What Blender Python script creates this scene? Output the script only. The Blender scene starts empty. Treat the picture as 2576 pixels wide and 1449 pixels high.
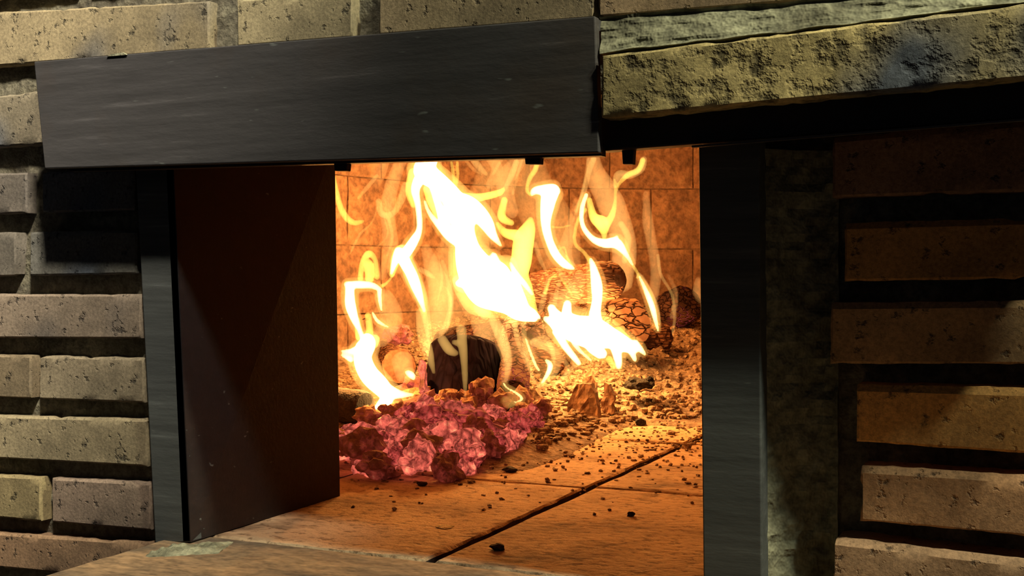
import bpy, bmesh, math, random
from mathutils import Vector, noise
rnd = random.Random(7)
sc = bpy.context.scene
C = sc.collection
# ------------------------------------------------------------------ camera, world, lamps, exposure
FPX = 2990.0                      # focal length in pixels of the 2576 wide frame
YAW = math.radians(24.7)
PITCH = math.atan(34.5 / FPX)
ZC = 1.191                        # camera height
HZ = ZC - 0.341                   # hearth level
CAM = Vector((0, -1.2, ZC))
FW = Vector((-math.sin(YAW) * math.cos(PITCH), math.cos(YAW) * math.cos(PITCH), -math.sin(PITCH)))
RT = Vector((math.cos(YAW), math.sin(YAW), 0))
UP = RT.cross(FW)
cam = bpy.data.objects.new('camera', bpy.data.cameras.new('camera'))
C.objects.link(cam)
cam.location = CAM
cam.rotation_euler = FW.to_track_quat('-Z', 'Y').to_euler()
cam.data.sensor_width = 36.0
cam.data.lens = FPX / 2576 * 36.0
cam.data.clip_start = 0.02
sc.camera = cam
sc.view_settings.view_transform = 'Standard'
sc.view_settings.look = 'None'
sc.view_settings.gamma = 1.0
sc.view_settings.use_curve_mapping = False
sc.view_settings.exposure = 0.0
sc.cycles.max_bounces = 5
sc.cycles.diffuse_bounces = 3
sc.cycles.glossy_bounces = 2
sc.cycles.volume_bounces = 0
sc.cycles.use_adaptive_sampling = True
sc.cycles.adaptive_threshold = 0.05
sc.cycles.adaptive_min_samples = 12
w = bpy.data.worlds.new('world'); sc.world = w; w.use_nodes = True
w.node_tree.nodes['Background'].inputs[0].default_value = (0.60, 0.62, 0.70, 1)
w.node_tree.nodes['Background'].inputs[1].default_value = 0.020


def lamp(name, kind, loc, power, col, size, aim=None):
    l = bpy.data.lights.new(name, kind); l.energy = power; l.color = col
    if kind == 'AREA':
        l.shape = 'DISK'; l.size = size
    else:
        l.shadow_soft_size = size
    o = bpy.data.objects.new(name, l); C.objects.link(o); o.location = loc
    if aim is not None:
        o.rotation_euler = (Vector(aim) - Vector(loc)).to_track_quat('-Z', 'Y').to_euler()
    return o


# two ceiling lamps of the room, up to the right and in front of the oven
lamp('ceiling_lamp', 'AREA', (0.90, -0.46, 2.90), 48, (1.0, 0.95, 0.66), 0.09, (-0.5, 0, 1.1))
lamp('ceiling_lamp', 'AREA', (1.40, -0.50, 2.90), 26, (0.93, 1.0, 0.78), 0.09, (-0.6, 0, 1.1))

sp = lamp('left_fill', 'AREA', (-0.30, -0.85, 2.70), 6.8, (1.0, 0.92, 0.74), 0.16, (-1.72, 0, 0.98))  # added fill that brightens the left brickwork, no known fixture
sp.data.spread = math.radians(46)


def ray(px, py):
    return FW + RT * ((px - 1288.0) / FPX) + UP * ((724.5 - py) / FPX)


def at(px, py, Y):                # the point of the vertical plane y = Y seen at a pixel
    d = ray(px, py)
    return CAM + d * ((Y - CAM.y) / d.y)


def atz(px, py, z):               # the point of the level plane z seen at a pixel
    d = ray(px, py)
    return CAM + d * ((z - CAM.z) / d.z)


def nz(p, s=1.0, o=0.0):
    return noise.noise(Vector((p[0] * s + o, p[1] * s + o * 1.7, p[2] * s - o)))


# ------------------------------------------------------------------ helpers
def link(name, verts, faces, m, parent=None, smooth=False, centre=True):
    c = Vector((0, 0, 0))
    if centre and verts:
        xs = [v[0] for v in verts]; ys = [v[1] for v in verts]; zs = [v[2] for v in verts]
        c = Vector(((min(xs) + max(xs)) / 2, (min(ys) + max(ys)) / 2, min(zs)))
    me = bpy.data.meshes.new(name)
    me.from_pydata([tuple(Vector(v) - c) for v in verts], [], faces)
    bm = bmesh.new(); bm.from_mesh(me)
    bmesh.ops.recalc_face_normals(bm, faces=bm.faces); bm.to_mesh(me); bm.free()
    if smooth:
        for p in me.polygons: p.use_smooth = True
        if smooth != True: me.set_sharp_from_angle(angle=math.radians(smooth))
    me.materials.append(m)
    o = bpy.data.objects.new(name, me); C.objects.link(o)
    o.location = c
    if parent is not None:
        o.parent = parent
        o.location = c - world_loc(parent)
    return o


def world_loc(o):
    l = Vector(o.location)
    while o.parent is not None:
        o = o.parent; l += o.location
    return l


def tag(o, label, cat=None, group=None, kind=None):
    o['label'] = label
    if cat: o['category'] = cat
    if group: o['group'] = group
    if kind: o['kind'] = kind
    return o


def empty(name, loc):
    o = bpy.data.objects.new(name, None); C.objects.link(o); o.location = loc
    o.empty_display_size = 0.05
    return o


def hexa(p):                      # 8 corners: 4 front (ccw), 4 back
    return list(p), [(0, 1, 2, 3), (7, 6, 5, 4), (0, 4, 5, 1), (1, 5, 6, 2), (2, 6, 7, 3), (3, 7, 4, 0)]


def box(x0, x1, y0, y1, z0, z1):
    return hexa([(x0, y0, z0), (x1, y0, z0), (x1, y0, z1), (x0, y0, z1), (x0, y1, z0), (x1, y1, z0), (x1, y1, z1), (x0, y1, z1)])


def bev(o, wdt, seg=2):
    b = o.modifiers.new('bevel', 'BEVEL'); b.width = wdt; b.segments = seg; b.limit_method = 'ANGLE'
    return o


# ------------------------------------------------------------------ materials
def mat(name):
    m = bpy.data.materials.new(name); m.use_nodes = True
    return m, m.node_tree.nodes, m.node_tree.links, m.node_tree.nodes['Principled BSDF']


def ramp(N, stops):
    r = N.new('ShaderNodeValToRGB'); e = r.color_ramp.elements
    while len(e) < len(stops): e.new(0.5)
    for i, (p, c) in enumerate(stops):
        e[i].position = p; e[i].color = (c[0], c[1], c[2], 1)
    return r


def tex(N, L, kind, scale, detail=3, rough=0.6, coord='Object', stretch=None):
    tc = N.new('ShaderNodeTexCoord'); src = tc.outputs[coord]
    if stretch:
        mp = N.new('ShaderNodeMapping'); mp.inputs['Scale'].default_value = stretch
        L.new(src, mp.inputs[0]); src = mp.outputs[0]
    t = N.new('ShaderNodeTexNoise' if kind == 'noise' else 'ShaderNodeTexVoronoi')
    t.inputs['Scale'].default_value = scale
    if kind == 'noise':
        t.inputs['Detail'].default_value = detail; t.inputs['Roughness'].default_value = rough
    L.new(src, t.inputs['Vector'])
    return t


def mix(N, L, kind, fac, a, b):
    m = N.new('ShaderNodeMix'); m.data_type = 'RGBA'; m.blend_type = kind
    for sock, v in ((m.inputs[0], fac), (m.inputs[6], a), (m.inputs[7], b)):
        if isinstance(v, (int, float)): sock.default_value = v
        elif isinstance(v, tuple): sock.default_value = (*v[:3], 1)
        else: L.new(v, sock)
    return m.outputs[2]


def bump(N, L, B, h, strength, dist):
    b = N.new('ShaderNodeBump'); b.inputs['Strength'].default_value = strength; b.inputs['Distance'].default_value = dist
    L.new(h, b.inputs['Height']); L.new(b.outputs[0], B.inputs['Normal'])


def make_brick(name='fired_clay', pit=(0.30, 0.41), pscale=75):
    m, N, L, B = mat(name)
    oi = N.new('ShaderNodeObjectInfo')
    n1 = tex(N, L, 'noise', 9, 3, 0.5)
    r1 = ramp(N, [(0.42, (1, 1, 1)), (0.60, (0.62, 0.62, 0.62))]); L.new(n1.outputs[0], r1.inputs[0])
    c = mix(N, L, 'MULTIPLY', 1.0, oi.outputs['Color'], r1.outputs[0])
    n2 = tex(N, L, 'noise', 5.5, 2, 0.4, stretch=(1, 1, 0.6))
    r2 = ramp(N, [(0.55, (0, 0, 0)), (0.64, (1, 1, 1))]); L.new(n2.outputs[0], r2.inputs[0])
    fac = N.new('ShaderNodeMath'); fac.operation = 'MULTIPLY'; L.new(r2.outputs[0], fac.inputs[0]); L.new(oi.outputs['Alpha'], fac.inputs[1])
    c = mix(N, L, 'MIX', fac.outputs[0], c, (0.085, 0.10, 0.13))
    n3 = tex(N, L, 'noise', pscale, 4, 0.6)
    r3 = ramp(N, [(pit[0], (0.12, 0.12, 0.13)), (pit[1], (1, 1, 1))]); L.new(n3.outputs[0], r3.inputs[0])
    c = mix(N, L, 'MULTIPLY', 0.85, c, r3.outputs[0])
    n4 = tex(N, L, 'noise', 260, 3, 0.7)
    r4 = ramp(N, [(0.35, (0.72, 0.72, 0.72)), (0.65, (1.2, 1.2, 1.2))]); L.new(n4.outputs[0], r4.inputs[0])
    c = mix(N, L, 'MULTIPLY', 1.0, c, r4.outputs[0])
    L.new(c, B.inputs['Base Color']); B.inputs['Roughness'].default_value = 0.9
    add = N.new('ShaderNodeMath'); add.operation = 'MULTIPLY_ADD'; add.inputs[1].default_value = 0.35
    L.new(n4.outputs[0], add.inputs[0]); L.new(r3.outputs[0], add.inputs[2])
    bump(N, L, B, add.outputs[0], 0.8, 0.0016)
    return m


def make_rough(name, a, b, scale=14, fine=130, bstr=0.9, bdist=0.003, rough=0.95, metal=0.0, stretch=None, lo=0.38, hi=0.64):
    m, N, L, B = mat(name)
    n1 = tex(N, L, 'noise', scale, 3, 0.6, stretch=stretch)
    r1 = ramp(N, [(lo, a), (hi, b)]); L.new(n1.outputs[0], r1.inputs[0])
    n2 = tex(N, L, 'noise', fine, 2, 0.65, stretch=stretch)
    r2 = ramp(N, [(0.32, (0.55, 0.55, 0.55)), (0.66, (1.25, 1.25, 1.25))]); L.new(n2.outputs[0], r2.inputs[0])
    c = mix(N, L, 'MULTIPLY', 1.0, r1.outputs[0], r2.outputs[0])
    L.new(c, B.inputs['Base Color']); B.inputs['Roughness'].default_value = rough; B.inputs['Metallic'].default_value = metal
    bump(N, L, B, n2.outputs[0], bstr, bdist)
    return m


def make_steel(name, base, rust, rustlo=0.5):
    m, N, L, B = mat(name)
    n1 = tex(N, L, 'noise', 5, 5, 0.6)
    r1 = ramp(N, [(rustlo, base), (rustlo + 0.2, rust)]); L.new(n1.outputs[0], r1.inputs[0])
    n2 = tex(N, L, 'noise', 40, 4, 0.7, stretch=(0.12, 1, 2.2))
    r2 = ramp(N, [(0.35, (0.75, 0.75, 0.75)), (0.62, (1.15, 1.15, 1.15)), (0.74, (1.9, 1.9, 1.9))]); L.new(n2.outputs[0], r2.inputs[0])
    c = mix(N, L, 'MULTIPLY', 1.0, r1.outputs[0], r2.outputs[0])
    n3 = tex(N, L, 'noise', 62, 2, 0.5, stretch=(0.5, 1, 1.8))
    r3 = ramp(N, [(0.73, (0, 0, 0)), (0.79, (0.7, 0.7, 0.7))]); L.new(n3.outputs[0], r3.inputs[0])
    c = mix(N, L, 'MIX', r3.outputs[0], c, (0.17, 0.18, 0.17))
    L.new(c, B.inputs['Base Color']); B.inputs['Metallic'].default_value = 0.15; B.inputs['Roughness'].default_value = 0.62
    n4 = tex(N, L, 'noise', 160, 3, 0.6, stretch=(0.3, 1, 1))
    bump(N, L, B, n4.outputs[0], 0.35, 0.001)
    return m


def make_flame(name, col, strength):
    m = bpy.data.materials.new(name); m.use_nodes = True
    N = m.node_tree.nodes; N.clear()
    o = N.new('ShaderNodeOutputMaterial'); e = N.new('ShaderNodeEmission')
    e.inputs[0].default_value = (*col, 1); e.inputs[1].default_value = strength
    m.node_tree.links.new(e.outputs[0], o.inputs['Volume'])
    return m


def make_ember(name, hot, strength, lo, hi, base=(0.05, 0.03, 0.03)):
    m, N, L, B = mat(name)
    n1 = tex(N, L, 'noise', 55, 5, 0.7)
    r1 = ramp(N, [(lo, tuple(x * 0.12 for x in hot)), (hi, hot), (min(0.98, hi + 0.15), (min(1, hot[0] * 1.4), hot[1] * 2.6 + 0.06, hot[2] * 1.7 + 0.04))]); L.new(n1.outputs[0], r1.inputs[0])
    v = tex(N, L, 'voronoi', 34, stretch=(1, 1, 0.5)); v.feature = 'DISTANCE_TO_EDGE'
    r2 = ramp(N, [(0.0, (0.10, 0.04, 0.04)), (0.10, (1, 1, 1))]); L.new(v.outputs['Distance'], r2.inputs[0])
    c = mix(N, L, 'MULTIPLY', 0.75, r1.outputs[0], r2.outputs[0])
    B.inputs['Base Color'].default_value = (*base, 1); B.inputs['Roughness'].default_value = 1.0; B.inputs['Specular IOR Level'].default_value = 0.05
    L.new(c, B.inputs['Emission Color']); B.inputs['Emission Strength'].default_value = strength
    m.cycles.emission_sampling = 'NONE'
    bump(N, L, B, n1.outputs[0], 0.8, 0.006)
    return m


def make_char(name, a, b, glow, gstr, vscale=26, stretch=(1, 1, 1), rand=1.0, line=0.10, dark=0.15):
    m, N, L, B = mat(name)
    m.cycles.emission_sampling = 'NONE'
    v = tex(N, L, 'voronoi', vscale, stretch=stretch)
    src = v.inputs['Vector'].links[0].from_socket
    nd = N.new('ShaderNodeTexNoise'); nd.inputs['Scale'].default_value = 30; nd.inputs['Detail'].default_value = 2; L.new(src, nd.inputs['Vector'])
    ma = N.new('ShaderNodeVectorMath'); ma.operation = 'MULTIPLY_ADD'; ma.inputs[1].default_value = (0.035, 0.035, 0.035)
    L.new(nd.outputs['Color'], ma.inputs[0]); L.new(src, ma.inputs[2]); L.new(ma.outputs[0], v.inputs['Vector'])
    v.feature = 'DISTANCE_TO_EDGE'; v.inputs['Randomness'].default_value = rand
    r = ramp(N, [(0.0, (dark, dark * 0.8, dark * 0.8)), (line, (1, 1, 1))]); L.new(v.outputs['Distance'], r.inputs[0])
    n = tex(N, L, 'noise', 11, 5, 0.65)
    r1 = ramp(N, [(0.38, a), (0.62, b)]); L.new(n.outputs[0], r1.inputs[0])
    c = mix(N, L, 'MULTIPLY', 1.0, r1.outputs[0], r.outputs[0])
    L.new(c, B.inputs['Base Color']); B.inputs['Roughness'].default_value = 1.0; B.inputs['Specular IOR Level'].default_value = 0.05
    if gstr:
        rg = ramp(N, [(0.0, glow), (0.07, (0, 0, 0))]); L.new(v.outputs['Distance'], rg.inputs[0])
        n5 = tex(N, L, 'noise', 6, 2, 0.5)
        r5 = ramp(N, [(0.5, (0, 0, 0)), (0.62, (1, 1, 1))]); L.new(n5.outputs[0], r5.inputs[0])
        g = mix(N, L, 'MULTIPLY', 1.0, rg.outputs[0], r5.outputs[0])
        L.new(g, B.inputs['Emission Color']); B.inputs['Emission Strength'].default_value = gstr
    bump(N, L, B, r.outputs[0], 1.0, 0.006)
    return m


M = {}
M['brick'] = make_brick()
M['mottled'] = make_brick('mottled_clay', (0.34, 0.52), 46)
M['mortar'] = make_rough('mortar', (0.10, 0.085, 0.06), (0.21, 0.19, 0.13), 16, 120)
M['mortar_light'] = make_rough('light_mortar', (0.13, 0.12, 0.075), (0.27, 0.26, 0.17), 18, 90, 1.0, 0.004)
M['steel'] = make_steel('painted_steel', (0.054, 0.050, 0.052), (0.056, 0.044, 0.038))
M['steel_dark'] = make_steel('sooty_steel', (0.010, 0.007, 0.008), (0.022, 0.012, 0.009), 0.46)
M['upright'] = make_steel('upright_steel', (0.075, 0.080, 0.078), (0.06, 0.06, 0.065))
M['fire_brick'] = make_rough('firebrick', (0.19, 0.11, 0.075), (0.31, 0.19, 0.125), 7, 45, 0.9, 0.008)
M['fire_joint'] = make_rough('sooty_joint', (0.05, 0.03, 0.022), (0.09, 0.055, 0.04), 8, 60)
M['wall_joint'] = make_rough('fire_cement', (0.13, 0.08, 0.055), (0.2, 0.125, 0.085), 8, 60)
M['dome'] = make_rough('dome_clay', (0.40, 0.27, 0.19), (0.55, 0.38, 0.28), 5, 60)
M['slab'] = make_rough('stone_slab', (0.10, 0.070, 0.045), (0.31, 0.185, 0.092), 9, 110, 0.6, 0.002, stretch=(0.5, 1, 1))
M['ash'] = make_rough('ash', (0.22, 0.15, 0.11), (0.45, 0.33, 0.24), 28, 120, 1.0, 0.006)
M['cinder'] = make_rough('cinder', (0.20, 0.13, 0.09), (0.50, 0.36, 0.25), 40, 160, 1.0, 0.004)
M['coal'] = make_rough('charcoal', (0.02, 0.016, 0.015), (0.05, 0.04, 0.035), 30, 140, 1.0, 0.004)
M['char'] = make_char('charred_wood', (0.045, 0.025, 0.025), (0.13, 0.07, 0.055), (0.9, 0.12, 0.10), 0.4, 55, (0.8, 0.8, 1.5), 1.0, 0.12, 0.3)
M['black_log'] = make_char('blackened_wood', (0.006, 0.004, 0.012), (0.012, 0.007, 0.014), (1.0, 0.12, 0.2), 0.0, 30, (1, 1, 0.25), 1.0, 0.2, 0.5)
M['burnt'] = make_char('burnt_wood', (0.10, 0.05, 0.036), (0.23, 0.12, 0.08), (1.0, 0.25, 0.1), 0.0, 60, (0.5, 0.8, 2.4), 1.0, 0.22, 0.42)
M['crackled'] = make_char('crackled_wood', (0.17, 0.085, 0.06), (0.30, 0.16, 0.11), (1.0, 0.25, 0.1), 0.0, 46, (0.6, 0.6, 1.25), 0.85, 0.10, 0.15)
M['shard'] = make_rough('burnt_bark', (0.20, 0.11, 0.07), (0.34, 0.20, 0.12), 12, 80)
M['end_wood'] = make_rough('cut_wood', (0.16, 0.085, 0.065), (0.27, 0.15, 0.11), 12, 60)
M['ember_hot'] = make_ember('ember_hot', (0.80, 0.13, 0.085), 1.2, 0.36, 0.58)
M['ember_mid'] = make_ember('ember_mid', (0.46, 0.055, 0.045), 1.25, 0.40, 0.60, (0.14, 0.07, 0.05))
M['ember_low'] = make_ember('ember_low', (0.22, 0.028, 0.018), 0.8, 0.46, 0.66, (0.26, 0.15, 0.09))
M['fl_hot'] = make_flame('flame_hot', (1.0, 0.62, 0.20), 330)
M['fl_mid'] = make_flame('flame_yellow', (1.0, 0.60, 0.09), 75)
M['fl_soft'] = make_flame('flame_orange', (1.0, 0.55, 0.14), 27)
M['fl_veil'] = make_flame('flame_veil', (1.0, 0.46, 0.12), 12.0)
M['fl_glow'] = make_flame('flame_glow', (1.0, 0.46, 0.11), 4.0)
M['fl_halo'] = make_flame('flame_halo', (1.0, 0.48, 0.10), 17)


def make_tile():
    m, N, L, B = mat('hearth_brick')
    oi = N.new('ShaderNodeObjectInfo')
    n1 = tex(N, L, 'noise', 6, 6, 0.6)
    r1 = ramp(N, [(0.36, (0.50, 0.33, 0.19)), (0.62, (0.74, 0.52, 0.31))]); L.new(n1.outputs[0], r1.inputs[0])
    n2 = tex(N, L, 'noise', 7, 4, 0.75, stretch=(0.8, 1.3, 1))
    r2 = ramp(N, [(0.34, (0.30, 0.26, 0.24)), (0.47, (1, 1, 1))]); L.new(n2.outputs[0], r2.inputs[0])
    c = mix(N, L, 'MULTIPLY', 0.8, r1.outputs[0], r2.outputs[0])
    n3 = tex(N, L, 'noise', 70, 3, 0.7, stretch=(0.85, 1.15, 1))
    r3 = ramp(N, [(0.35, (0.30, 0.25, 0.22)), (0.46, (1, 1, 1))]); L.new(n3.outputs[0], r3.inputs[0])
    c = mix(N, L, 'MULTIPLY', 0.8, c, r3.outputs[0])
    L.new(c, B.inputs['Base Color']); B.inputs['Roughness'].default_value = 0.92
    bump(N, L, B, n3.outputs[0], 0.9, 0.004)
    return m


M['tile'] = make_tile()


# ------------------------------------------------------------------ masonry
def wall_block(name, x0, x1, y0, y1, z0, z1, m, label, step=0.016, amp=0.004):
    """a mortar core with a rough front face"""
    nx = max(2, int((x1 - x0) / step)); nv = max(2, int((z1 - z0) / step))
    V = []; F = []
    for j in range(nv + 1):
        for i in range(nx + 1):
            x = x0 + (x1 - x0) * i / nx; z = z0 + (z1 - z0) * j / nv
            d = amp * (nz((x, 0, z), 38) + 0.6 * nz((x, 0, z), 90, 3))
            if i in (0, nx) or j in (0, nv): d = 0
            V.append((x, y0 + d, z))
    k = nx + 1
    for j in range(nv):
        for i in range(nx):
            F.append((j * k + i, j * k + i + 1, (j + 1) * k + i + 1, (j + 1) * k + i))
    b = len(V)
    V += [(x0, y1, z0), (x1, y1, z0), (x1, y1, z1), (x0, y1, z1)]
    F.append((b, b + 3, b + 2, b + 1))
    F.append(tuple(range(0, k)) + (b + 1, b))
    F.append(tuple(range(nv * k, nv * k + k)) + (b + 2, b + 3))
    F.append(tuple(j * k for j in range(nv + 1)) + (b + 3, b))
    F.append(tuple(j * k + nx for j in range(nv + 1)) + (b + 2, b + 1))
    return tag(link(name, V, F, m), label, kind='structure')


def brick(parent, q, depth, col, blue=0.0, rough=0.0022, name='brick', lip=0.003):
    """q: bottom-left, bottom-right, top-right, top-left corners of the front face"""
    q = [Vector(p) for p in q]
    lx = (q[1] - q[0]).length; lz = (q[3] - q[0]).length
    nx = max(6, min(70, int(lx / 0.0085))); nv = max(5, int(lz / 0.0085) + 2)
    V = []; F = []; sd = rnd.random() * 50
    eu = 0.0022 / lx; ev = 0.0022 / lz
    US = [0.0] + [eu + (1 - 2 * eu) * i / (nx - 2) for i in range(nx - 1)] + [1.0]
    et = lip / lz
    VS = [0.0] + [ev + (1 - ev - et) * j / (nv - 2) for j in range(nv - 1)] + [1.0]
    for j in range(nv + 1):
        for i in range(nx + 1):
            u = US[i]; v = VS[j]
            p = (q[0] * (1 - u) + q[1] * u) * (1 - v) + (q[3] * (1 - u) + q[2] * u) * v
            d = rough * 0.45 * nz(p, 70, sd) + rough * 0.5 * nz(p, 17, sd)
            ei = i in (0, nx); ej = j in (0, nv)
            if ei or ej:
                d += lip * 0.9 if j == nv else 0.0022
                e = rough * 0.55 * (nz(p, 45, sd + 9) + 0.7 * nz(p, 120, sd + 4))
                if nz(p, 24, sd + 2) > 0.45: e -= 0.0025; d += 0.0015
                if ej: p = p + Vector((0, 0, e if j else -e))
                if ei: p = p + Vector((e if i else -e, 0, 0))
            V.append(p + Vector((0, d, 0)))
    k = nx + 1
    for j in range(nv):
        for i in range(nx):
            F.append((j * k + i, j * k + i + 1, (j + 1) * k + i + 1, (j + 1) * k + i))
    ringi = [i for i in range(k)] + [j * k + nx for j in range(1, nv + 1)] + [nv * k + i for i in range(nx - 1, -1, -1)] + [j * k for j in range(nv - 1, 0, -1)]
    b = len(V)
    for r in ringi: V.append(V[r] + Vector((0, depth, 0)))
    n = len(ringi)
    for a in range(n):
        F.append((ringi[a], b + a, b + (a + 1) % n, ringi[(a + 1) % n]))
    F.append(tuple(b + a for a in range(n - 1, -1, -1)))
    o = link(name, V, F, M['brick'], parent, smooth=38)
    o.color = (*col, blue)
    return o


def lineq(l, x):
    (xa, ya), (xb, yb) = l
    return ya + (yb - ya) * (x - xa) / (xb - xa)


def brick_px(parent, xa, xb, top, bot, Y, col, blue=0.0, depth=0.06, rough=0.0022, lip=0.003):
    q = [at(xa, lineq(bot, xa), Y), at(xb, lineq(bot, xb), Y), at(xb, lineq(top, xb), Y), at(xa, lineq(top, xa), Y)]
    return brick(parent, q, depth, col, blue, rough, lip=lip)


TAN = (0.36, 0.28, 0.16); OCH = (0.40, 0.31, 0.15); BRN = (0.30, 0.205, 0.13); GRY = (0.22, 0.19, 0.15); RED = (0.32, 0.15, 0.08); BLU = (0.115, 0.13, 0.175); ORG = (0.38, 0.21, 0.09)


def var(c, a=0.12):
    f = 1 + rnd.uniform(-a, a)
    return (c[0] * f, c[1] * f * (1 + rnd.uniform(-.04, .04)), c[2] * f)


def thicken(V, F, nx, ny, off):
    """close a (nx+1) x (ny+1) sheet into a solid by a shifted back"""
    k = nx + 1; b = len(V); off = Vector(off)
    V += [Vector(v) + off for v in V[:b]]
    F += [tuple(b + i for i in reversed(f)) for f in F[:]]
    rg = list(range(k)) + [j * k + nx for j in range(1, ny + 1)] + [ny * k + i for i in range(nx - 1, -1, -1)] + [j * k for j in range(ny - 1, 0, -1)]
    for a in range(len(rg)):
        p, q = rg[a], rg[(a + 1) % len(rg)]; F.append((p, b + p, b + q, q))
    return V, F


# ---- left pier
wl = wall_block('wall_left', -1.98, -1.055, 0.020, 0.40, HZ - 0.42, ZC + 0.30, M['mortar'], 'brick pier with deep raked joints left of the oven mouth')
rows = [
    (((0, 240), (100, 229)), ((0, 368), (100, 362)), [(-420, -215, TAN, 0), (-190, 150, (0.27, 0.22, 0.15), 0.9)]),
    (((0, 436), (340, 425)), ((0, 537), (340, 528)), [(-520, -275, GRY, 0), (-245, 66, GRY, 0.3), (105, 336, (0.17, 0.165, 0.17), 1.0)]),
    (((0, 585), (345, 580)), ((0, 695), (345, 688)), [(-600, -290, BRN, 0), (-255, 38, GRY, 0), (75, 342, (0.185, 0.17, 0.15), 1.0)]),
    (((0, 740), (350, 741)), ((0, 850), (355, 851)), [(-500, -165, TAN, 0), (-130, 353, (0.30, 0.235, 0.165), 0.25)]),
    (((0, 893), (365, 902)), ((0, 1000), (366, 1013)), [(-560, -250, TAN, 0), (-222, 77, TAN, 0.5), (98, 361, (0.31, 0.25, 0.16), 0)]),
    (((0, 1046), (378, 1056)), ((0, 1153), (380, 1174)), [(-500, -165, BRN, 0), (-130, 369, (0.34, 0.265, 0.16), 0)]),
    (((0, 1196), (383, 1216)), ((0, 1302), (386, 1335)), [(-560, -250, TAN, 0), (-222, 102, OCH, 0), (130, 378, (0.28, 0.20, 0.145), 0)]),
    (((0, 1342), (400, 1368)), ((0, 1427), (400, 1465)), [(-520, -180, RED, 0), (-150, 455, (0.30, 0.175, 0.10), 0)]),
    (((0, 1490), (400, 1525)), ((0, 1598), (400, 1640)), [(-560, -250, BRN, 0), (-222, 90, TAN, 0), (115, 420, BRN, 0)]),
]
for top, bot, bl in rows:
    for xa, xb, col, bl_ in bl:
        brick_px(wl, xa, xb, top, bot, 0.0, var(col, 0.06), bl_)
# ---- wall above the mouth
wu = wall_block('wall_upper', -1.98, 0.75, 0.016, 0.40, ZC + 0.195, ZC + 0.62, M['mortar'], 'brick wall above the steel plate and the overhanging brick')
top, bot = ((0, 30), (525, 2)), ((0, 165), (1500, 43))
for xa, xb, col, bl_ in [(-480, -85, BRN, 0), (-50, 525, (0.315, 0.235, 0.14), 0.55), (595, 886, (0.33, 0.27, 0.155), 0), (953, 1494, (0.34, 0.255, 0.15), 0), (1506, 2010, (0.33, 0.23, 0.13), 0), (2045, 2500, BRN, 0), (2540, 3100, TAN, 0.4)]:
    brick_px(wu, xa, xb, top, bot, 0.0, var(col, 0.04), bl_)
zt = at(0, lineq(top, 0), 0).z
for r in range(4):                # courses above the frame
    x = -1.95 + (0.13 if r % 2 else 0)
    while x < 0.7:
        lx = rnd.uniform(0.22, 0.27); z0 = zt + 0.020 + r * 0.083
        brick(wu, [(x, 0, z0), (x + lx, 0, z0), (x + lx, 0, z0 + 0.062), (x, 0, z0 + 0.062)], 0.05, var(rnd.choice([TAN, BRN, OCH])))
        x += lx + 0.024
# ---- right pier
YR = 0.036
wr = wall_block('wall_right', -0.330, 0.75, YR + 0.034, 0.40, HZ - 0.42, ZC + 0.195, M['mortar'], 'brick pier right of the oven mouth in the shade of the overhang')
rrows = [
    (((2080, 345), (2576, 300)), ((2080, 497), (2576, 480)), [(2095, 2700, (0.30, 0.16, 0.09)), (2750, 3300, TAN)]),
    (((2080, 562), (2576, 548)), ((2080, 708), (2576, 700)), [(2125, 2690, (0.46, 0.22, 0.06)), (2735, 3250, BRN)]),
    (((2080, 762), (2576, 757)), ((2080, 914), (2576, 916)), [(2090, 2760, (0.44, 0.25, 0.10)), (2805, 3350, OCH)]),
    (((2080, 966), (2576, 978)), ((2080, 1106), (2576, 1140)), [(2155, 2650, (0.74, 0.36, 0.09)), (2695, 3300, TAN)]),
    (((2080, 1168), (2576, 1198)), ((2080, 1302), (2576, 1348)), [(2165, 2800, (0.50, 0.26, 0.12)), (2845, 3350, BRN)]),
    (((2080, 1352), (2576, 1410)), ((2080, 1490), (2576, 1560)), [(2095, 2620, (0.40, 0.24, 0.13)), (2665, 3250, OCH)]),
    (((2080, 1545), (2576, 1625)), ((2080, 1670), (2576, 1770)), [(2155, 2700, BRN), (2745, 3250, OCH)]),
]
for rk, (top, bot, bl) in enumerate(rrows):
    for xa, xb, col in bl:
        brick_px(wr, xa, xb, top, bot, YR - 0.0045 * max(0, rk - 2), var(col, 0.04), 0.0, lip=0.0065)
    e = at(bl[-1][1], lineq(bot, bl[-1][1]), YR); z1 = at(bl[-1][1], lineq(top, bl[-1][1]), YR).z
    x = e.x + 0.02
    while x < 0.5:
        brick(wr, [(x, YR, e.z), (x + .23, YR, e.z), (x + .23, YR, z1), (x, YR, z1)], 0.05, var(TAN)); x += .25
# lumpy mortar between the right upright and the brick ends
V = []; F = []
n_ = 26; m_ = 60
xl0 = at(1913, 690, 0.0).x; xr0 = at(2098, 690, YR).x
for j in range(m_ + 1):
    for i in range(n_ + 1):
        z = HZ - 0.05 + (0.52) * j / m_; u = i / n_
        spread = 1.0 + 0.5 * max(0.0, 0.24 - j / m_)
        x = xl0 + (xr0 - xl0) * u * spread
        y = 0.020 + 0.046 * math.sin(min(1, u) * math.pi * 0.62) + 0.007 * nz((x, 0, z), 45) + 0.004 * nz((x, 1, z), 110)
        V.append((x, y, z))
for j in range(m_):
    for i in range(n_):
        a = j * (n_ + 1) + i; F.append((a, a + 1, a + n_ + 2, a + n_ + 1))
mf = link('mortar_filling', *thicken(V, F, n_, m_, (0, 0.035, 0)), M['mortar_light'], wr)
mf['label'] = 'rough mortar packed beside the steel upright'

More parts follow.
